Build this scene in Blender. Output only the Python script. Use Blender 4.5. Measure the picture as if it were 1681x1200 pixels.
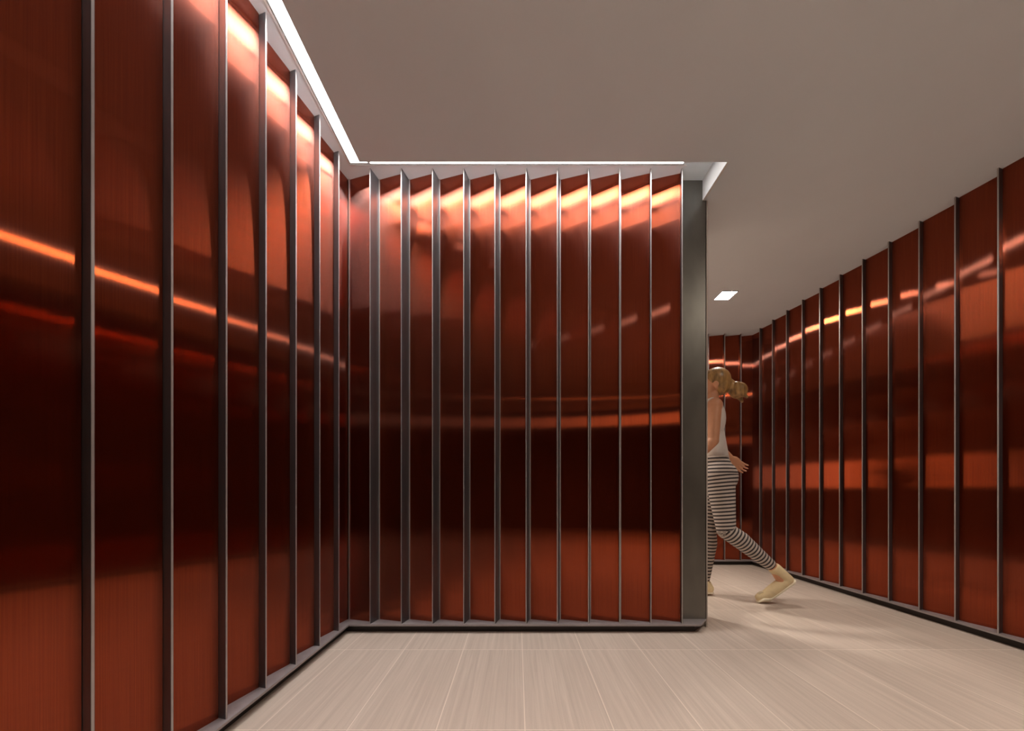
import bpy, bmesh, math, random
from mathutils import Vector, Matrix
random.seed(4)
for o in list(bpy.data.objects): bpy.data.objects.remove(o)
SC = bpy.context.scene
COL = SC.collection
U = 0.77            # metres per survey unit
EYE = 1.067         # eye height above the floor, survey units


def P(x, z, t):     # survey coordinates: right, depth, height above the eye
    return Vector((x * U, z * U, (t + EYE) * U))


# ------------------------------------------------------------------ camera, world, exposure
cd = bpy.data.cameras.new('camera')
cam = bpy.data.objects.new('camera', cd)
COL.objects.link(cam)
cam.location = (0, 0, EYE * U)
cam.rotation_euler = (math.pi / 2, 0, 0)
cd.sensor_fit = 'HORIZONTAL'
cd.sensor_width = 36.0
cd.lens = 558.0 / 1681.0 * 36.0
cd.shift_x = -(849.0 - 840.5) / 1681.0
cd.shift_y = (806.0 - 600.0) / 1681.0
cd.clip_start = 0.02
SC.camera = cam
w = bpy.data.worlds.new('world')
SC.world = w
w.use_nodes = True
w.node_tree.nodes['Background'].inputs[0].default_value = (1.0, 0.9, 0.8, 1)
w.node_tree.nodes['Background'].inputs[1].default_value = 0.02
SC.view_settings.view_transform = 'Standard'
SC.view_settings.look = 'None'
SC.view_settings.gamma = 1.0
SC.view_settings.exposure = 0.0
SC.cycles.max_bounces = 10
SC.cycles.glossy_bounces = 6
SC.cycles.diffuse_bounces = 5
SC.cycles.sample_clamp_indirect = 6.0
LED = 19.0          # emission of the linear lights
SPOT = 165.0         # emission of the square ceiling lights
H_MAIN = 2.27       # main ceiling above the eye
H_REC = 2.428       # recess soffit above the eye


# ------------------------------------------------------------------ node helpers
def mat(name):
    m = bpy.data.materials.new(name)
    m.use_nodes = True
    nt = m.node_tree
    for n in list(nt.nodes): nt.nodes.remove(n)
    out = nt.nodes.new('ShaderNodeOutputMaterial')
    return m, nt, out


def node(nt, kind, **kw):
    n = nt.nodes.new('ShaderNode' + kind)
    for k, v in kw.items():
        if k in n.inputs: n.inputs[k].default_value = v
        else: setattr(n, k, v)
    return n


def math_n(nt, op, a, b=None, clamp=False):
    n = nt.nodes.new('ShaderNodeMath'); n.operation = op; n.use_clamp = clamp
    for i, v in enumerate((a, b)):
        if v is None: continue
        if isinstance(v, (int, float)): n.inputs[i].default_value = v
        else: nt.links.new(v, n.inputs[i])
    return n.outputs[0]


def ramp(nt, fac, stops):
    n = nt.nodes.new('ShaderNodeValToRGB')
    el = n.color_ramp.elements
    el[0].position, el[0].color = stops[0][0], stops[0][1] + (1,)
    el[1].position, el[1].color = stops[-1][0], stops[-1][1] + (1,)
    for p, c in stops[1:-1]:
        e = el.new(p); e.color = c + (1,)
    nt.links.new(fac, n.inputs[0])
    return n.outputs[0]


def simple(name, col, rough=0.6, metal=0.0, noise=0.0, scale=6.0, stretch=(1, 1, 1), bump=0.0, coat=0.0, spec=0.5, sheen=0.0):
    m, nt, out = mat(name)
    b = node(nt, 'BsdfPrincipled')
    b.inputs['Roughness'].default_value = rough
    b.inputs['Metallic'].default_value = metal
    b.inputs['Coat Weight'].default_value = coat
    b.inputs['Specular IOR Level'].default_value = spec
    b.inputs['Sheen Weight'].default_value = sheen
    tc = node(nt, 'TexCoord')
    mp = node(nt, 'Mapping'); mp.inputs['Scale'].default_value = stretch
    nz = node(nt, 'TexNoise'); nz.inputs['Scale'].default_value = scale; nz.inputs['Detail'].default_value = 5
    nt.links.new(tc.outputs['Object'], mp.inputs[0]); nt.links.new(mp.outputs[0], nz.inputs['Vector'])
    lo = tuple(max(0, c * (1 - noise)) for c in col); hi = tuple(min(1, c * (1 + noise)) for c in col)
    nt.links.new(ramp(nt, nz.outputs['Fac'], [(0.3, lo), (0.7, hi)]), b.inputs['Base Color'])
    if bump:
        bp = node(nt, 'Bump'); bp.inputs['Strength'].default_value = bump; bp.inputs['Distance'].default_value = 0.002
        nt.links.new(nz.outputs['Fac'], bp.inputs['Height']); nt.links.new(bp.outputs[0], b.inputs['Normal'])
    nt.links.new(b.outputs[0], out.inputs[0])
    return m


def emit(name, col, s):
    m, nt, out = mat(name)
    e = node(nt, 'Emission'); e.inputs[0].default_value = col + (1,); e.inputs[1].default_value = s
    nt.links.new(e.outputs[0], out.inputs[0])
    return m


# --- amber resin panel: fine vertical ribs spread every reflection sideways; a clear face over a deep copper back
def amber():
    m, nt, out = mat('amber_ribbed_panel')
    tc = node(nt, 'TexCoord')
    mp = node(nt, 'Mapping'); mp.inputs['Scale'].default_value = (420, 420, 3.0)
    nz = node(nt, 'TexNoise'); nz.inputs['Scale'].default_value = 1.0; nz.inputs['Detail'].default_value = 3
    nt.links.new(tc.outputs['Object'], mp.inputs[0]); nt.links.new(mp.outputs[0], nz.inputs['Vector'])
    bp = node(nt, 'Bump'); bp.inputs['Strength'].default_value = 0.05; bp.inputs['Distance'].default_value = 0.001
    nt.links.new(nz.outputs['Fac'], bp.inputs['Height'])
    tg = node(nt, 'CombineXYZ'); tg.inputs[2].default_value = 1.0
    col = ramp(nt, nz.outputs['Fac'], [(0.3, (0.70, 0.080, 0.008)), (0.7, (0.92, 0.145, 0.019))])
    deep = node(nt, 'BsdfAnisotropic'); deep.distribution = 'GGX'
    deep.inputs['Roughness'].default_value = 0.155; deep.inputs['Anisotropy'].default_value = AN
    nt.links.new(col, deep.inputs['Color'])
    face = node(nt, 'BsdfAnisotropic'); face.distribution = 'GGX'
    face.inputs['Roughness'].default_value = 0.25; face.inputs['Anisotropy'].default_value = AN
    face.inputs['Color'].default_value = (1, 0.97, 0.97, 1)
    for g in (deep, face):
        nt.links.new(tg.outputs[0], g.inputs['Tangent']); nt.links.new(bp.outputs[0], g.inputs['Normal'])
    dif = node(nt, 'BsdfDiffuse'); dif.inputs['Color'].default_value = (0.022, 0.002, 0.0003, 1)
    m1 = node(nt, 'MixShader'); m1.inputs[0].default_value = 0.31
    nt.links.new(dif.outputs[0], m1.inputs[1]); nt.links.new(deep.outputs[0], m1.inputs[2])
    fr = node(nt, 'Fresnel'); fr.inputs['IOR'].default_value = 1.44
    m2 = node(nt, 'MixShader')
    nt.links.new(fr.outputs[0], m2.inputs[0]); nt.links.new(m1.outputs[0], m2.inputs[1]); nt.links.new(face.outputs[0], m2.inputs[2])
    nt.links.new(m2.outputs[0], out.inputs[0])
    return m


AN = 0.88


def floor_mat():
    m, nt, out = mat('porcelain_floor_tile')
    geo = node(nt, 'NewGeometry')
    sp = node(nt, 'SeparateXYZ'); nt.links.new(geo.outputs['Position'], sp.inputs[0])
    tx, ty = 0.397 * U, 0.767 * U
    ux = math_n(nt, 'DIVIDE', math_n(nt, 'SUBTRACT', sp.outputs[0], 0.035 * U - 40 * tx), tx)
    uy = math_n(nt, 'DIVIDE', math_n(nt, 'SUBTRACT', sp.outputs[1], 2.2856 * U - 40 * ty), ty)
    ix, iy = math_n(nt, 'FLOOR', ux), math_n(nt, 'FLOOR', uy)
    fx, fy = math_n(nt, 'FRACT', ux), math_n(nt, 'FRACT', uy)

    def edge(f, wd, size):
        d = math_n(nt, 'MULTIPLY', math_n(nt, 'SUBTRACT', 0.5, math_n(nt, 'ABSOLUTE', math_n(nt, 'SUBTRACT', f, 0.5))), size)
        return math_n(nt, 'LESS_THAN', d, wd)
    joint = math_n(nt, 'MAXIMUM', edge(fx, 0.0017, tx), edge(fy, 0.0016, ty))
    h = node(nt, 'TexWhiteNoise'); h.noise_dimensions = '2D'
    cb = node(nt, 'CombineXYZ'); nt.links.new(ix, cb.inputs[0]); nt.links.new(iy, cb.inputs[1])
    nt.links.new(cb.outputs[0], h.inputs['Vector'])
    # striations along the depth direction
    mx = math_n(nt, 'ADD', math_n(nt, 'MULTIPLY', sp.outputs[0], 60.0), math_n(nt, 'MULTIPLY', h.outputs['Value'], 90.0))
    my = math_n(nt, 'MULTIPLY', sp.outputs[1], 1.6)
    c2 = node(nt, 'CombineXYZ'); nt.links.new(mx, c2.inputs[0]); nt.links.new(my, c2.inputs[1]); nt.links.new(math_n(nt, 'MULTIPLY', h.outputs['Value'], 30.0), c2.inputs[2])
    n1 = node(nt, 'TexNoise'); n1.inputs['Scale'].default_value = 1.0; n1.inputs['Detail'].default_value = 6; n1.inputs['Roughness'].default_value = 0.65
    n1.inputs['Distortion'].default_value = 0.5
    nt.links.new(c2.outputs[0], n1.inputs['Vector'])
    n2 = node(nt, 'TexNoise'); n2.inputs['Scale'].default_value = 350.0; n2.inputs['Detail'].default_value = 2
    nt.links.new(geo.outputs['Position'], n2.inputs['Vector'])
    f = math_n(nt, 'ADD', math_n(nt, 'MULTIPLY', n1.outputs['Fac'], 0.8), math_n(nt, 'MULTIPLY', n2.outputs['Fac'], 0.2))
    f = math_n(nt, 'ADD', f, math_n(nt, 'MULTIPLY', math_n(nt, 'SUBTRACT', h.outputs['Value'], 0.5), 0.06))
    c = ramp(nt, f, [(0.30, (0.46, 0.385, 0.325)), (0.5, (0.545, 0.46, 0.392)), (0.72, (0.64, 0.548, 0.47))])
    mix = node(nt, 'Mix'); mix.data_type = 'RGBA'
    nt.links.new(joint, mix.inputs[0]); nt.links.new(c, mix.inputs[6]); mix.inputs[7].default_value = (0.76, 0.66, 0.57, 1)
    b = node(nt, 'BsdfPrincipled')
    nt.links.new(mix.outputs[2], b.inputs['Base Color'])
    b.inputs['Roughness'].default_value = 0.42; b.inputs['Specular IOR Level'].default_value = 0.4
    bp = node(nt, 'Bump'); bp.inputs['Strength'].default_value = 0.12; bp.inputs['Distance'].default_value = 0.001
    nt.links.new(f, bp.inputs['Height']); nt.links.new(bp.outputs[0], b.inputs['Normal'])
    nt.links.new(b.outputs[0], out.inputs[0])
    return m


M_AMBER = amber()
M_FLOOR = floor_mat()
M_CEIL = simple('ceiling_paint', (0.83, 0.89, 0.94), 0.9, noise=0.02, scale=2, spec=0.2)
M_SOFFIT = simple('soffit_paint', (0.84, 0.90, 0.94), 0.85, noise=0.01, spec=0.2)
M_FIN = simple('waxed_steel_fin', (0.17, 0.17, 0.18), 0.36, 0.8, noise=0.12, scale=5, stretch=(3, 3, 0.6))
M_EDGE = simple('raw_steel_edge', (0.46, 0.43, 0.42), 0.42, 0.6, noise=0.06, scale=20)
M_LEDGE = simple('steel_ledge', (0.40, 0.36, 0.365), 0.5, 0.55, noise=0.06, scale=30)
M_SHEET = simple('patinated_steel_sheet', (0.17, 0.16, 0.14), 0.42, 0.75, noise=0.28, scale=2.6, stretch=(1.4, 1.4, 0.7), bump=0.02)
M_KICK = simple('dark_bronze_kick', (0.035, 0.026, 0.022), 0.55, 0.2, noise=0.1)
M_WALL = simple('wall_plaster', (0.12, 0.08, 0.065), 0.85, noise=0.03)
M_TRIM = simple('white_edge_trim', (0.80, 0.78, 0.76), 0.6)
M_CORE = simple('corner_bead', (0.42, 0.36, 0.31), 0.7)


def led_mat(name, axis):
    """opal diffuser, brightest along its middle"""
    m, nt, out = mat(name)
    tc = node(nt, 'TexCoord'); sp = node(nt, 'SeparateXYZ'); nt.links.new(tc.outputs['Generated'], sp.inputs[0])
    g = math_n(nt, 'SINE', math_n(nt, 'MULTIPLY', sp.outputs[axis], math.pi))
    e = node(nt, 'Emission'); e.inputs[0].default_value = (1.0, 0.955, 0.92, 1)
    nt.links.new(math_n(nt, 'ADD', math_n(nt, 'MULTIPLY', g, LED * 1.25), LED * 0.22), e.inputs[1])
    nt.links.new(e.outputs[0], out.inputs[0])
    return m


M_LED = {'z': led_mat('led_diffuser', 0), 'x': led_mat('led_diffuser_long', 1)}
M_SPOT = emit('downlight_lens', (1.0, 0.88, 0.74), SPOT)
M_FRAME = simple('grey_fixture_frame', (0.30, 0.29, 0.28), 0.5)


# ------------------------------------------------------------------ mesh helpers
def link(name, bm, m, parent=None, loc=None, rot=None, smooth=False):
    me = bpy.data.meshes.new(name)
    bmesh.ops.recalc_face_normals(bm, faces=bm.faces)
    bm.to_mesh(me); bm.free()
    o = bpy.data.objects.new(name, me); COL.objects.link(o)
    if m: me.materials.append(m)
    if smooth:
        for p in me.polygons: p.use_smooth = True
    if parent: o.parent = parent
    if loc is not None: o.location = loc
    if rot is not None: o.rotation_euler = (0, 0, rot)
    return o


def tag(o, label=None, cat=None, group=None, kind=None):
    if label: o['label'] = label
    if cat: o['category'] = cat
    if group: o['group'] = group
    if kind: o['kind'] = kind
    return o


def box(bm, a, b):
    x0, y0, z0 = a; x1, y1, z1 = b
    v = [bm.verts.new(c) for c in ((x0, y0, z0), (x1, y0, z0), (x1, y1, z0), (x0, y1, z0), (x0, y0, z1), (x1, y0, z1), (x1, y1, z1), (x0, y1, z1))]
    for f in ((0, 3, 2, 1), (4, 5, 6, 7), (0, 1, 5, 4), (1, 2, 6, 5), (2, 3, 7, 6), (3, 0, 4, 7)):
        bm.faces.new([v[i] for i in f])


def prism(bm, pts, z0, z1):
    lo = [bm.verts.new((x, y, z0)) for x, y in pts]; hi = [bm.verts.new((x, y, z1)) for x, y in pts]
    bm.faces.new(lo[::-1]); bm.faces.new(hi)
    n = len(pts)
    for i in range(n): bm.faces.new((lo[i], lo[(i + 1) % n], hi[(i + 1) % n], hi[i]))


def sprism(pts, t0, t1):        # prism from survey coordinates
    bm = bmesh.new()
    prism(bm, [(x * U, z * U) for x, z in pts], (t0 + EYE) * U, (t1 + EYE) * U)
    return bm


def struct(name, bm, m):
    return tag(link(name, bm, m), kind='structure')


def rect(x0, x1, z0, z1): return [(x0, z0), (x1, z0), (x1, z1), (x0, z1)]


# ------------------------------------------------------------------ room shell
XL, XR, ZM, ZF, S = -1.2745, 3.379, 2.558, 4.90, 0.235
BACK = -4.5
T15 = math.radians(14.8)
LIP = 0.0135
struct('floor', sprism(rect(-1.75, 3.75, BACK - .1, 5.3), -EYE - 0.1, -EYE), M_FLOOR)
bm = sprism(rect(-1.09, 3.75, BACK, 2.346), H_MAIN, H_REC + 0.08)
for r in (rect(1.464, 3.75, 2.346, 5.3), rect(-1.75, 1.464, 2.70, 5.3)):
    prism(bm, [(x * U, z * U) for x, z in r], (H_MAIN + EYE) * U, (H_REC + .08 + EYE) * U)
struct('ceiling', bm, M_CEIL)
bm = sprism(rect(-1.75, -1.09, BACK, 2.346), H_REC, H_REC + 0.08)
prism(bm, [(x * U, z * U) for x, z in rect(-1.75, 1.464, 2.346, 2.70)], (H_REC + EYE) * U, (H_REC + .08 + EYE) * U)
struct('ceiling_recess', bm, M_SOFFIT)
# white bead along the inner edge of the recess soffit
struct('trim_1', sprism([(-1.250, -1.2), (-1.238, -1.2), (-1.238, 2.527), (1.26, 2.527), (1.26, 2.531), (-1.250, 2.531)], H_REC - 0.008, H_REC), M_TRIM)
# painted cheek of the recess at its right-hand end and the thin lip of the ceiling edge
struct('trim_2', sprism(rect(1.448, 1.4645, 2.346, 2.655), H_MAIN - 0.002, H_REC), simple('recess_cheek_paint', (0.86, 0.85, 0.84), 0.8))
struct('wall_left', sprism(rect(-1.75, -1.405, BACK, 5.3), -EYE, H_REC), M_WALL)
struct('wall_middle', sprism([(-1.405, 2.685), (1.478, 2.685), (1.478, 3.02), (-1.405, 3.02)], -EYE, H_MAIN), simple('pale_plaster', (0.62, 0.58, 0.54), 0.85, noise=0.02))
struct('wall_right', sprism(rect(3.51, 3.75, BACK, 5.3), -EYE, H_MAIN), M_WALL)
struct('wall_far', sprism(rect(-1.405, 3.51, 5.03, 5.3), -EYE, H_MAIN), M_WALL)
struct('wall_back', sprism(rect(-1.75, 3.75, BACK - .12, BACK), -EYE, H_REC), M_WALL)
struct('trim_3', sprism(rect(1.4785, 1.4905, 2.660, 3.02), -EYE, H_MAIN), M_CORE)

# ------------------------------------------------------------------ ledges, kick boards
def ledge(pts, label):
    bm = sprism(pts, -1.0 - 0.0128, -1.0)
    return tag(link('steel_ledge', bm, M_LEDGE), label, 'ledge')


LXf = XL + LIP; MZf = ZM - LIP; RXf = XR - LIP; FZf = ZF - LIP
ledge([(-1.405, BACK), (LXf, BACK), (LXf, MZf), (-1.405, MZf + 0.139)], 'steel ledge running along the foot of the left amber wall')
ledge([(LXf + .0015, MZf), (1.375, MZf), (1.477, 2.657), (1.477, 2.684), (-1.404, 2.684)], 'steel ledge along the foot of the middle wall, with cut corner at its right end')
ledge([(3.51, BACK), (RXf, BACK), (RXf, FZf), (3.51, FZf + 0.14)], 'steel ledge running along the foot of the right amber wall')
ledge([(RXf, FZf), (1.0, FZf), (1.0, 5.03), (3.51, 5.03)], 'steel ledge at the foot of the far wall behind the walking person')
KB = -1.0 - 0.0128
struct('baseboard_left', sprism([(-1.405, BACK), (-1.305, BACK), (-1.305, 2.588), (-1.405, 2.66)], -EYE, KB), M_KICK)
struct('baseboard_middle', sprism([(-1.30, 2.588), (1.352, 2.588), (1.475, 2.70), (-1.405, 2.70)], -EYE, KB), M_KICK)
struct('baseboard_right', sprism([(3.51, BACK), (3.408, BACK), (3.408, 4.93), (3.51, 5.0)], -EYE, KB), M_KICK)
struct('baseboard_far', sprism([(1.0, 4.935), (3.404, 4.935), (3.50, 5.028), (1.0, 5.028)], -EYE, KB), M_KICK)

# ------------------------------------------------------------------ fins and panels
FT = 0.0085      # fin thickness
FD = 0.100       # fin depth
W = S * math.cos(T15)
ORD = ['first', 'second', 'third', 'fourth', 'fifth', 'sixth', 'seventh', 'eighth', 'ninth', 'tenth', 'eleventh', 'twelfth', 'thirteenth',
       'fourteenth', 'fifteenth', 'sixteenth', 'seventeenth', 'eighteenth', 'nineteenth', 'twentieth', 'twenty-first', 'twenty-second']


def fin_mesh(top):
    bm = bmesh.new()
    t, d = FT * U / 2, FD * U
    box(bm, (-t, 0, 0), (t, d, (top + 1.0) * U))
    bmesh.ops.bevel(bm, geom=[e for e in bm.edges if abs(e.verts[0].co.z - e.verts[1].co.z) > .1], offset=0.0009, segments=2, affect='EDGES')
    bm.normal_update()
    for f in bm.faces:
        if f.calc_center_median().y < 0.0008: f.material_index = 1
    return bm


def panel_mesh(length, top):
    bm = bmesh.new()
    box(bm, (0, 0, 0), (length * U, 0.006, (top + 1.0) * U))
    return bm


def trim_mesh(top):
    bm = bmesh.new()
    box(bm, (0, -0.0045, 0), (0.006, 0, (top + 1.0) * U))
    return bm


CACHE = {}


def place_fin(x, z, ang, top, label, group):
    key = ('fin', top)
    if key not in CACHE:
        o = link('steel_fin', fin_mesh(top), M_FIN); o.data.materials.append(M_EDGE); CACHE[key] = o
    else:
        o = CACHE[key].copy(); COL.objects.link(o)
    o.location = P(x, z, -1.0); o.rotation_euler = (0, 0, ang)
    return tag(o, label, 'fin', group)


def place_panel(x, z, ang, length, top, label, group, mirror=False):
    """x, z: back corner beside a fin; ang: heading of the panel's width away from that fin"""
    key = ('panel', round(length, 4), top, mirror)
    sy = -1 if mirror else 1
    if key not in CACHE:
        bm = panel_mesh(length, top)
        if mirror: bmesh.ops.scale(bm, vec=(1, -1, 1), verts=bm.verts)
        o = link('amber_panel', bm, M_AMBER)
        bm = trim_mesh(top)
        if mirror: bmesh.ops.scale(bm, vec=(1, -1, 1), verts=bm.verts)
        c = link('edge_trim', bm, M_EDGE, o)
        CACHE[key] = (o, c)
    else:
        po, pc = CACHE[key]
        o = po.copy(); COL.objects.link(o); c = pc.copy(); COL.objects.link(c); c.parent = o
    o.location = P(x, z, -1.0); o.rotation_euler = (0, 0, ang)
    return tag(o, label, 'wall panel', group)


dv = FD * math.sin(T15), FD * math.cos(T15)      # offset from fin tip to fin back: sideways, inwards
TH = FT / 2
GAP = 0.0016     # hairline between a panel and its fins
# middle wall, eleven fins, panels between
for k in range(11):
    x = -1.108 + k * S
    place_fin(x, ZM, -T15, H_REC, ('steel fin on the middle wall, the one nearest the left corner' if k == 0 else
              'steel fin on the middle wall, the one beside the grey steel sheet' if k == 10 else
              'steel fin on the middle wall, %s counting from the left corner' % ORD[k]), 'steel fins of the middle wall')
for k in range(-1, 10):
    x = -1.108 + k * S + dv[0]; z = ZM + dv[1]
    ux, uz = math.cos(T15), -math.sin(T15)
    lab = ('amber panel on the middle wall, in the corner beside the left wall' if k == -1 else
           'amber panel on the middle wall, beside the grey steel sheet' if k == 9 else
           'amber panel on the middle wall, %s counting from the left corner' % ORD[k + 1])
    st = TH + GAP if k >= 0 else 0.006
    place_panel(x + ux * st, z + uz * st, -T15, W - FT - 2 * GAP if k >= 0 else W - TH - .006 - GAP, H_REC, lab, 'amber panels of the middle wall')
# left wall: fins point to +x; panels run away from the camera and outwards
for k in range(0, 12):
    z = 2.431 - k * S
    place_fin(XL, z, math.pi / 2 - T15, H_REC, ('steel fin on the left wall, the one nearest the corner' if k == 0 else
              'steel fin on the left wall, %s counting back from the corner' % ORD[k]), 'steel fins of the left wall')
    bx, bz = XL - dv[1], z + dv[0]
    a = math.pi / 2 - T15
    ux, uz = math.sin(T15), math.cos(T15)
    ln = W - FT - 2 * GAP if k else 0.2045 - TH - GAP
    place_panel(bx + ux * (TH + GAP), bz + uz * (TH + GAP), a, ln, H_REC,
                ('amber panel on the left wall, in the corner beside the middle wall' if k == 0 else
                 'amber panel on the left wall, %s counting back from the corner' % ORD[k]), 'amber panels of the left wall')
# right wall: mirrored
for k in range(-8, 11):
    z = 2.389 + k * S
    place_fin(XR, z, -math.pi / 2 + T15, H_MAIN, ('steel fin on the right wall, the one nearest the far corner' if k == 10 else
              'steel fin on the right wall, %s counting forward from the far corner' % ORD[10 - k]), 'steel fins of the right wall')
    bx, bz = XR + dv[1], z + dv[0]
    ux, uz = -math.sin(T15), math.cos(T15)
    ln = W - FT - 2 * GAP if k < 10 else 0.186
    place_panel(bx + ux * (TH + GAP), bz + uz * (TH + GAP), math.pi / 2 + T15, ln, H_MAIN,
                ('amber panel on the right wall, in the far corner' if k == 10 else
                 'amber panel on the right wall, %s counting forward from the far corner' % ORD[10 - k]), 'amber panels of the right wall', mirror=True)
# far wall
for k in range(0, 8):
    x = 3.229 - k * S
    place_fin(x, ZF, -T15, H_MAIN, ('steel fin on the far wall, the one nearest the right corner' if k == 0 else
              'steel fin on the far wall, %s counting left from the right corner' % ORD[k]), 'steel fins of the far wall')
    bx, bz = x + dv[0], ZF + dv[1]
    ux, uz = math.cos(T15), -math.sin(T15)
    ln = W - FT - 2 * GAP if k else 0.176
    place_panel(bx + ux * (TH + GAP), bz + uz * (TH + GAP), -T15, ln, H_MAIN,
                ('amber panel on the far wall, in the right corner' if k == 0 else
                 'amber panel on the far wall, %s counting left from the right corner' % ORD[k]), 'amber panels of the far wall')
# steel sheet closing the end of the middle wall
bm = sprism(rect(1.268, 1.4785, 2.657, 2.663), -1.0, H_REC)
prism(bm, [(x * U, z * U) for x, z in rect(1.4725, 1.4785, 2.657, 2.684)], (-1.0 + EYE) * U, (H_REC + EYE) * U)
tag(link('steel_sheet', bm, M_SHEET), 'dark patinated steel sheet closing the right end of the middle wall', 'steel sheet')


# ------------------------------------------------------------------ linear lights in the recess
def linear_light(x0, x1, z0, z1, label, along):
    e = bpy.data.objects.new('linear_light', None); COL.objects.link(e)
    e.location = P((x0 + x1) / 2, (z0 + z1) / 2, H_REC)
    tag(e, label, 'light', 'linear lights in the ceiling recess')
    cx, cz = (x0 + x1) / 2 * U, (z0 + z1) / 2 * U
    hx, hz = (x1 - x0) / 2 * U, (z1 - z0) / 2 * U
    bm = bmesh.new(); box(bm, (-hx, -hz, -0.006), (hx, hz, -0.002))
    link('lens', bm, M_LED[along], e)
    bm = bmesh.new(); t = 0.003
    for a in ((-hx - t, -hz - t, -hx, hz + t), (hx, -hz - t, hx + t, hz + t), (-hx, -hz - t, hx, -hz), (-hx, hz, hx, hz + t)):
        box(bm, (a[0], a[1], -0.008), (a[2], a[3], 0.0))
    link('frame', bm, M_FRAME, e)
    ld = bpy.data.lights.new('linear_beam', 'AREA')
    ld.shape = 'RECTANGLE'; ld.size = 2 * hx; ld.size_y = 2 * hz; ld.energy = 4.6 * (0.8 if along == 'z' else 1.0); ld.color = (1.0, 0.95, 0.92); ld.spread = math.radians(84)
    lo = bpy.data.objects.new('beam', ld); COL.objects.link(lo); lo.parent = e; lo.location = (0, 0, -0.009)
    return e


linear_light(-1.230, -1.100, 0.58, 2.505, 'long white linear light in the ceiling recess above the left wall', 'z')
linear_light(-1.085, 1.226, 2.385, 2.513, 'linear light in the ceiling recess above the middle wall, seen edge on', 'x')


def downlight(x, z, label, group='square ceiling lights', h=0.0825 * U, beam=0.0, lens=None):
    e = bpy.data.objects.new('ceiling_light', None); COL.objects.link(e)
    e.location = P(x, z, H_MAIN)
    tag(e, label, 'light', group)
    bm = bmesh.new(); box(bm, (-h, -h, -0.004), (h, h, -0.001)); link('lens', bm, lens or M_SPOT, e)
    bm = bmesh.new(); t = 0.006
    for a in ((-h - t, -h - t, -h, h + t), (h, -h - t, h + t, h + t), (-h, -h - t, h, -h), (-h, h, h, h + t)):
        box(bm, (a[0], a[1], -0.006), (a[2], a[3], 0.0))
    link('frame', bm, M_FRAME, e)
    if beam:
        ld = bpy.data.lights.new('downlight_beam', 'SPOT')
        ld.energy = beam; ld.color = (1.0, 0.90, 0.80); ld.spot_size = math.radians(94); ld.spot_blend = 0.6; ld.shadow_soft_size = 0.06
        lo = bpy.data.objects.new('beam', ld); COL.objects.link(lo); lo.parent = e; lo.location = (0, 0, -0.008)
    return e


downlight(2.415, 3.94, 'small square ceiling light in the passage beyond the middle wall', beam=60)
downlight(2.45, 1.45, 'small square ceiling light over the near part of the passage', beam=105)
M_SOFT = emit('fill_light_lens', (1.0, 0.9, 0.8), 0.5)  # dim lens for unseen fill lights, added to brighten floor and ceiling
for bx_, bz_, lb, pw in ((0.15, 0.95, 'just above the viewpoint', 30), (0.15, -1.3, 'behind the viewpoint', 460), (2.45, -1.2, 'behind the viewpoint beside the right wall', 110),
                         (0.6, 3.95, 'behind the middle wall', 230), (-0.8, 3.95, 'at the left end of the passage', 200)):
    downlight(bx_, bz_, 'added unseen ceiling fill light ' + lb, 'added ceiling fill lights', beam=pw, lens=M_SOFT)
downlight(-1.0, -3.0, 'very small square ceiling light at the back of the room', h=0.028 * U)


def glow_panel(name, a, b, s, col, label):
    bm = bmesh.new(); box(bm, a, b)
    return tag(link(name, bm, emit(name + '_glow', col, s)), label, 'window')


# lit glazing at the ends of the space, seen only as bands mirrored in the amber panels
a, b = P(-1.30, BACK + .01, 1.83), P(2.2, BACK + .03, 2.10)
glow_panel('lit_transom', a, b, 2.1, (1.0, 0.76, 0.58), 'lit transom high on the back wall')
a, b = P(-1.40, 3.35, 0.07), P(-1.38, 4.75, 0.62)
glow_panel('lit_opening', a, b, 4.6, (1.0, 0.70, 0.50), 'lit opening at the left end of the passage')


# ------------------------------------------------------------------ the walking person
def ell(bm, c, r, rot=None, seg=20):
    ret = bmesh.ops.create_uvsphere(bm, u_segments=seg, v_segments=seg // 2 + 2, radius=1.0)
    m = Matrix.Translation(c) @ (rot.to_4x4() if rot else Matrix.Identity(4)) @ Matrix.Diagonal((r[0], r[1], r[2], 1.0))
    bmesh.ops.transform(bm, matrix=m, verts=ret['verts'])


def cap(bm, a, ra, b, rb, seg=16, squash=1.0):
    a, b = Vector(a), Vector(b); d = (b - a)
    L = d.length
    if L < 1e-6: return
    d.normalize()
    q = d.to_track_quat('Z', 'Y').to_matrix()
    rings = []
    n = 5
    prof = [(-ra * math.cos(i / n * math.pi / 2), ra * math.sin(i / n * math.pi / 2)) for i in range(n + 1)]
    prof += [(L + rb * math.sin(i / n * math.pi / 2), rb * math.cos(i / n * math.pi / 2)) for i in range(n + 1)]
    prof = [(z, max(r_, 1e-5)) for z, r_ in prof]
    for z, r_ in prof:
        rings.append([bm.verts.new(a + q @ Vector((r_ * math.cos(t / seg * 2 * math.pi), r_ * squash * math.sin(t / seg * 2 * math.pi), z))) for t in range(seg)])
    for i in range(len(rings) - 1):
        for j in range(seg):
            bm.faces.new((rings[i][j], rings[i][(j + 1) % seg], rings[i + 1][(j + 1) % seg], rings[i + 1][j]))
    bm.faces.new(rings[0][::-1]); bm.faces.new(rings[-1])


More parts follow.
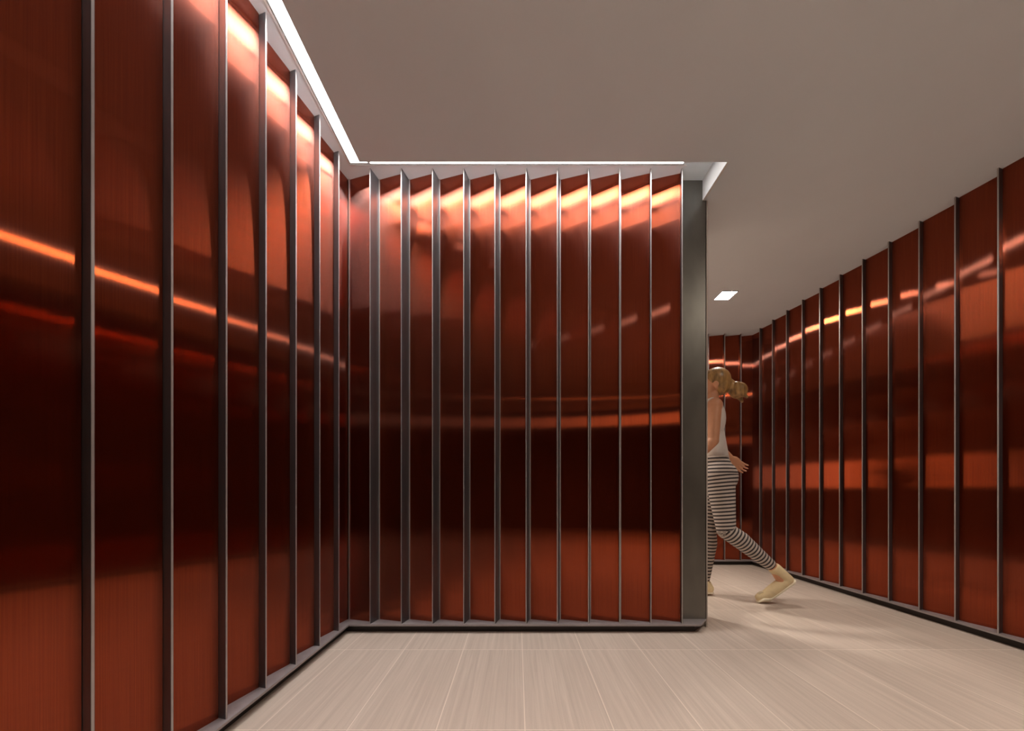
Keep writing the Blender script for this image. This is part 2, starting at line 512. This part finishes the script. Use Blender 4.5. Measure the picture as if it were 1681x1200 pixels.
def fuse(name, bm, voxel, m, parent, smooth=3, factor=0.5):
    """union of overlapping closed forms into one continuous skin"""
    bmesh.ops.recalc_face_normals(bm, faces=bm.faces)
    me = bpy.data.meshes.new(name); bm.to_mesh(me); bm.free()
    o = bpy.data.objects.new(name, me); COL.objects.link(o)
    md = o.modifiers.new('r', 'REMESH'); md.mode = 'VOXEL'; md.voxel_size = voxel; md.use_smooth_shade = True
    if smooth:
        sm = o.modifiers.new('s', 'SMOOTH'); sm.factor = factor; sm.iterations = smooth
    dg = bpy.context.evaluated_depsgraph_get(); dg.update()
    new = bpy.data.meshes.new_from_object(o.evaluated_get(dg))
    o.modifiers.clear(); o.data = new; new.name = name
    new.materials.clear(); new.materials.append(m)
    for p in new.polygons: p.use_smooth = True
    o.parent = parent
    return o


ROOT = P(1.97, 3.38, -EYE)
person = bpy.data.objects.new('person', None); COL.objects.link(person); person.location = ROOT
tag(person, 'person striding left behind the middle wall in white tank top and striped leggings', 'person')


def B(x, z, t): return P(x, z, t) - ROOT


HD = Vector((-0.97, 0.24, 0)); LT = Vector((-0.24, -0.97, 0)); UP = Vector((0, 0, 1))
RB = Matrix((HD, LT, UP)).transposed()      # columns: forward, left, up

M_SKIN = simple('skin', (0.62, 0.30, 0.17), 0.5, noise=0.04, scale=20)
M_HAIR = simple('golden_brown_hair', (0.33, 0.19, 0.07), 0.38, noise=0.6, scale=40, stretch=(1, 1, 0.25), bump=0.5)
M_TANK = simple('white_knit', (0.74, 0.70, 0.66), 0.85, noise=0.03, scale=80)
M_SHOE = simple('cream_canvas', (0.74, 0.60, 0.36), 0.75, noise=0.05, scale=40)
M_SOLE = simple('cream_rubber', (0.80, 0.72, 0.55), 0.6)
M_EYE = simple('eye_white', (0.8, 0.78, 0.75), 0.2)

chest = B(1.905, 3.37, 0.66); waist = B(1.93, 3.37, 0.42); pelv = B(1.965, 3.36, 0.20)
neck0 = B(1.915, 3.37, 0.84); neck1 = B(1.925, 3.37, 0.95); head = B(1.935, 3.37, 1.055)
shL = B(1.895, 3.37, 0.80) + LT * 0.150; shR = B(1.915, 3.37, 0.80) - LT * 0.150
elL = B(1.80, 3.12, 0.46); wrL = B(1.60, 3.13, 0.26)
elR = B(2.10, 3.58, 0.47); wrR = B(2.235, 3.56, 0.345)
hipL = pelv + LT * 0.078 + UP * -0.03; hipR = pelv - LT * 0.078 + UP * -0.03
knL = B(1.985, 3.23, -0.375); anL = B(2.435, 3.22, -0.730)
knR = B(1.935, 3.46, -0.375); anR = B(1.925, 3.50, -0.935)


def torso(bm, g=0.0):
    ell(bm, chest + UP * 0.035, (0.098 + g, 0.145 + g, 0.155 + g), RB)
    ell(bm, chest + HD * 0.045 + LT * 0.06 + UP * 0.01, (0.062 + g, 0.062 + g, 0.062 + g), RB)
    ell(bm, chest + HD * 0.045 - LT * 0.06 + UP * 0.01, (0.062 + g, 0.062 + g, 0.062 + g), RB)
    ell(bm, waist, (0.082 + g, 0.112 + g, 0.14 + g), RB)
    cap(bm, chest - UP * .03, 0.085 + g, pelv + UP * .05, 0.085 + g)


def hips(bm, g=0.0):
    ell(bm, pelv, (0.098 + g, 0.148 + g, 0.130 + g), RB)
    for s_ in (1, -1):
        ell(bm, pelv + LT * 0.066 * s_ - HD * 0.036 - UP * 0.050, (0.086 + g, 0.082 + g, 0.105 + g), RB)


def leg(bm, hp, kn, an, g=0.0):
    cap(bm, hp, 0.094 + g, kn, 0.056 + g)
    d = (an - kn)
    back = -HD - d.normalized() * (-HD).dot(d.normalized())
    cap(bm, kn, 0.055 + g, kn + d * 0.3 + back * 0.012, 0.057 + g)
    cap(bm, kn + d * 0.3 + back * 0.012, 0.057 + g, an, 0.034 + g)


def hand(bm, wr, d, n, thumb):
    """d: from wrist towards the knuckles, n: the palm's face, thumb: side the thumb is on"""
    d = d.normalized(); sd = thumb.normalized(); n = n.normalized()
    pc = wr + d * 0.045
    rot = Matrix((sd, n, d)).transposed()
    ell(bm, pc, (0.040, 0.016, 0.050), rot)
    for i, (o_, ln) in enumerate(((0.030, 0.068), (0.010, 0.078), (-0.010, 0.072), (-0.029, 0.056))):
        k0 = pc + d * 0.036 + sd * o_
        sp = (d + sd * o_ * 3.0).normalized()
        k1 = k0 + sp * ln * 0.45 + n * 0.004
        k2 = k1 + (sp * 0.8 + n * 0.6).normalized() * ln * 0.32
        k3 = k2 + (sp * 0.4 + n * 0.9).normalized() * ln * 0.27
        cap(bm, k0, 0.0088, k1, 0.0082, 10); cap(bm, k1, 0.0082, k2, 0.0076, 10); cap(bm, k2, 0.0076, k3, 0.0066, 10)
    t0 = wr + d * 0.018 + sd * 0.022
    t1 = t0 + (d * 0.7 + sd * 0.75 + n * 0.2).normalized() * 0.042
    t2 = t1 + (d * 0.95 + sd * 0.25 + n * 0.35).normalized() * 0.032
    cap(bm, t0, 0.013, t1, 0.0105, 10); cap(bm, t1, 0.0105, t2, 0.0085, 10)


def arm(bm, sh, el, wr):
    ell(bm, sh, (0.052, 0.052, 0.055))
    cap(bm, sh, 0.047, el, 0.036); cap(bm, el, 0.037, el + (wr - el) * .35, 0.036)
    cap(bm, el + (wr - el) * .35, 0.036, wr, 0.024)


bm = bmesh.new()
torso(bm); hips(bm)
leg(bm, hipL, knL, anL); leg(bm, hipR, knR, anR)
cap(bm, B(1.91, 3.37, .80), 0.062, neck1, 0.050)
for s_, sh in ((1, shL), (-1, shR)):
    cap(bm, neck0 + UP * .01, 0.042, sh + UP * 0.012, 0.040)
arm(bm, shL, elL, wrL); arm(bm, shR, elR, wrR)
fl = (wrL - elL).normalized(); fr_ = (wrR - elR).normalized()
hand(bm, wrL, fl, (-LT - fl * (-LT).dot(fl)), (HD + UP - fl * (HD + UP).dot(fl)))
hand(bm, wrR, fr_, (LT - fr_ * LT.dot(fr_)), (HD * .6 - UP * 1.0 - fr_ * (HD * .6 - UP).dot(fr_)))
# head, facing along HD
ell(bm, head + UP * 0.022 - HD * 0.012, (0.094, 0.075, 0.092), RB, 28)
ell(bm, head + HD * 0.030 - UP * 0.028, (0.062, 0.058, 0.082), RB, 28)
ell(bm, head + HD * 0.062 - UP * 0.088, (0.024, 0.026, 0.020), RB)
cap(bm, head + HD * 0.086 + UP * 0.005, 0.009, head + HD * 0.104 - UP * 0.032, 0.012)
ell(bm, head + HD * 0.092 - UP * 0.064, (0.010, 0.022, 0.006), RB)
ell(bm, head + HD * 0.090 - UP * 0.075, (0.011, 0.019, 0.007), RB)
for s_ in (1, -1):
    ell(bm, head + LT * 0.073 * s_ - UP * 0.018 - HD * 0.005, (0.018, 0.009, 0.030), RB)
    ell(bm, head + HD * 0.078 + LT * 0.030 * s_ + UP * 0.022, (0.014, 0.022, 0.006), RB)
# feet inside the shoes
FLd = (B(2.36, 3.24, -1.02) - B(2.53, 3.20, -0.83)).normalized()
cap(bm, anL, 0.034, B(2.50, 3.21, -0.86), 0.030); cap(bm, B(2.50, 3.21, -0.86), 0.030, B(2.37, 3.24, -1.01), 0.028)
cap(bm, anR, 0.036, B(1.965, 3.50, -1.01), 0.030); cap(bm, B(1.965, 3.50, -1.01), 0.028, B(1.76, 3.55, -1.025), 0.026)
body = fuse('body', bm, 0.0042, M_SKIN, person, 4)
for s_ in (1, -1):
    b2 = bmesh.new(); ell(b2, head + HD * 0.078 + LT * 0.030 * s_ + UP * 0.008, (0.012, 0.013, 0.010), RB)
    link('eye', b2, M_EYE, person, smooth=True)

# hair: cap on the skull, bun swinging out behind
bm = bmesh.new()
ell(bm, head + UP * 0.034 - HD * 0.026, (0.100, 0.086, 0.092), RB, 28)
ell(bm, head - HD * 0.058 - UP * 0.012, (0.060, 0.074, 0.074), RB, 28)
cap(bm, head - HD * 0.085 + UP * 0.020, 0.040, B(2.135, 3.34, 1.00), 0.045)
ell(bm, B(2.165, 3.33, 0.985), (0.064, 0.056, 0.062), RB)
for i in range(9):
    a_ = i / 9.0
    st = B(2.14, 3.33, 1.0) + LT * (0.03 * math.cos(a_ * 19)) + UP * (0.025 - 0.05 * a_)
    cap(bm, st, 0.024, st - HD * (0.052 + 0.012 * math.sin(i * 2.3)) - UP * (0.03 + 0.05 * a_), 0.012, 8)
hair = fuse('hair', bm, 0.005, M_HAIR, person, 3)

# tank top
bm = bmesh.new(); torso(bm, 0.008)
for s_ in (1, -1):
    a_ = chest + UP * 0.135 + LT * 0.062 * s_
    cap(bm, a_ - HD * 0.045, 0.030, a_ + UP * 0.030, 0.026); cap(bm, a_ + UP * 0.030, 0.026, a_ + HD * 0.045, 0.030)
tank = fuse('tank_top', bm, 0.006, M_TANK, person, 4)
zc = B(0, 0, 0.27).z
bm = bmesh.new(); bm.from_mesh(tank.data)
bmesh.ops.bisect_plane(bm, geom=bm.verts[:] + bm.edges[:] + bm.faces[:], plane_co=(0, 0, zc), plane_no=(0, 0, 1), clear_inner=True)
bmesh.ops.bisect_plane(bm, geom=bm.verts[:] + bm.edges[:] + bm.faces[:], plane_co=chest + UP * 0.192, plane_no=(0, 0, 1), clear_outer=True)
bm.to_mesh(tank.data); bm.free()

# leggings with bands that follow each leg
def stripes():
    m, nt, out = mat('striped_jersey')
    at = node(nt, 'Attribute'); at.attribute_name = 'along'
    f = math_n(nt, 'FRACT', math_n(nt, 'DIVIDE', at.outputs['Fac'], 0.0262))
    st = math_n(nt, 'LESS_THAN', f, 0.46)
    mix = node(nt, 'Mix'); mix.data_type = 'RGBA'
    nt.links.new(st, mix.inputs[0])
    mix.inputs[6].default_value = (0.52, 0.45, 0.40, 1); mix.inputs[7].default_value = (0.035, 0.028, 0.030, 1)
    b = node(nt, 'BsdfPrincipled'); b.inputs['Roughness'].default_value = 0.85
    nt.links.new(mix.outputs[2], b.inputs['Base Color']); nt.links.new(b.outputs[0], out.inputs[0])
    return m


bm = bmesh.new(); hips(bm, 0.006)
cap(bm, pelv, 0.098, waist - UP * 0.02, 0.092)
ell(bm, (pelv + waist) / 2, (0.094, 0.132, 0.10), RB)
leg(bm, hipL, knL, knL + (anL - knL) * 0.90, 0.007); leg(bm, hipR, knR, knR + (anR - knR) * 0.92, 0.007)
legs = fuse('leggings', bm, 0.0055, stripes(), person, 4)
zt = B(0, 0, 0.335).z
bm = bmesh.new(); bm.from_mesh(legs.data)
bmesh.ops.bisect_plane(bm, geom=bm.verts[:] + bm.edges[:] + bm.faces[:], plane_co=(0, 0, zt), plane_no=(0, 0, 1), clear_outer=True)
lay = bm.verts.layers.float.new('along')


def along(p):
    best = None
    for hp, kn, an in ((hipL, knL, anL), (hipR, knR, anR)):
        acc = hp.z
        for a_, b_ in ((hp, kn), (kn, an)):
            d = b_ - a_; L = d.length; t = (p - a_).dot(d) / (L * L)
            tc = min(1, max(0, t)); q = (p - (a_ + d * tc)).length
            val = acc - min(1.15, max(-0.15, t)) * L
            if best is None or q < best[0]: best = (q, val)
            acc -= L
    if p.z > hipL.z: return p.z
    return best[1]


for v in bm.verts: v[lay] = along(v.co) + 4.0
bm.to_mesh(legs.data); bm.free()

# shoes
def shoe(pts, widths, sole_pts, nrm, label):
    bm = bmesh.new()
    for (a_, ra), (b_, rb) in zip(zip(pts[:-1], widths[:-1]), zip(pts[1:], widths[1:])): cap(bm, a_, ra, b_, rb)
    o = fuse('shoe', bm, 0.005, M_SHOE, person, 3)
    o['label'] = label
    bm = bmesh.new()
    for i in range(len(sole_pts) - 1): cap(bm, sole_pts[i], 0.040, sole_pts[i + 1], 0.040, 20, 1.0)
    c = sole_pts[0]
    # flatten the sole across its own normal
    n = nrm.normalized()
    bmesh.ops.recalc_face_normals(bm, faces=bm.faces)
    for v in bm.verts:
        k = min(range(len(sole_pts)), key=lambda i: (v.co - sole_pts[i]).length)
        h_ = (v.co - c).dot(n)
        base = (sole_pts[k] - c).dot(n)
        v.co -= n * (h_ - base) * 0.70
    sole = fuse('sole', bm, 0.004, M_SOLE, o, 2)
    bm = bmesh.new()
    ax = (pts[-1] - pts[-2]).normalized(); side = ax.cross(n).normalized()
    for i in range(5):
        c_ = pts[-2].lerp(pts[-1], 0.05 + 0.16 * i) + n * (widths[-2] * 0.98 - i * 0.0018)
        cap(bm, c_ - side * 0.016, 0.0030, c_ + side * 0.016, 0.0030, 8)
    link('laces', bm, M_SOLE, o, smooth=True)
    return o


nL = (Vector((-1, 0, 0.95)) * 1.0).normalized()
heelL = B(2.545, 3.205, -0.835); ballL = B(2.375, 3.24, -0.995); toeL = B(2.315, 3.25, -1.015)
nL = ((ballL - heelL).normalized().cross(LT)).normalized()
if nL.z < 0: nL = -nL
shoe([anL + (heelL - anL) * 0.05, heelL, ballL.lerp(heelL, .35), ballL, toeL], [0.042, 0.040, 0.042, 0.038, 0.028],
     [heelL - nL * 0.032, ballL - nL * 0.026, toeL - nL * 0.016], nL, 'trailing shoe standing on its toe')
heelR = B(1.965, 3.495, -1.0); ballR = B(1.79, 3.54, -1.02); toeR = B(1.69, 3.565, -1.025)
shoe([anR + (heelR - anR) * 0.3, heelR, heelR.lerp(ballR, .6), ballR, toeR], [0.042, 0.040, 0.042, 0.034, 0.024],
     [heelR - UP * 0.030, ballR - UP * 0.021, toeR - UP * 0.018], UP, 'front shoe flat on the floor')
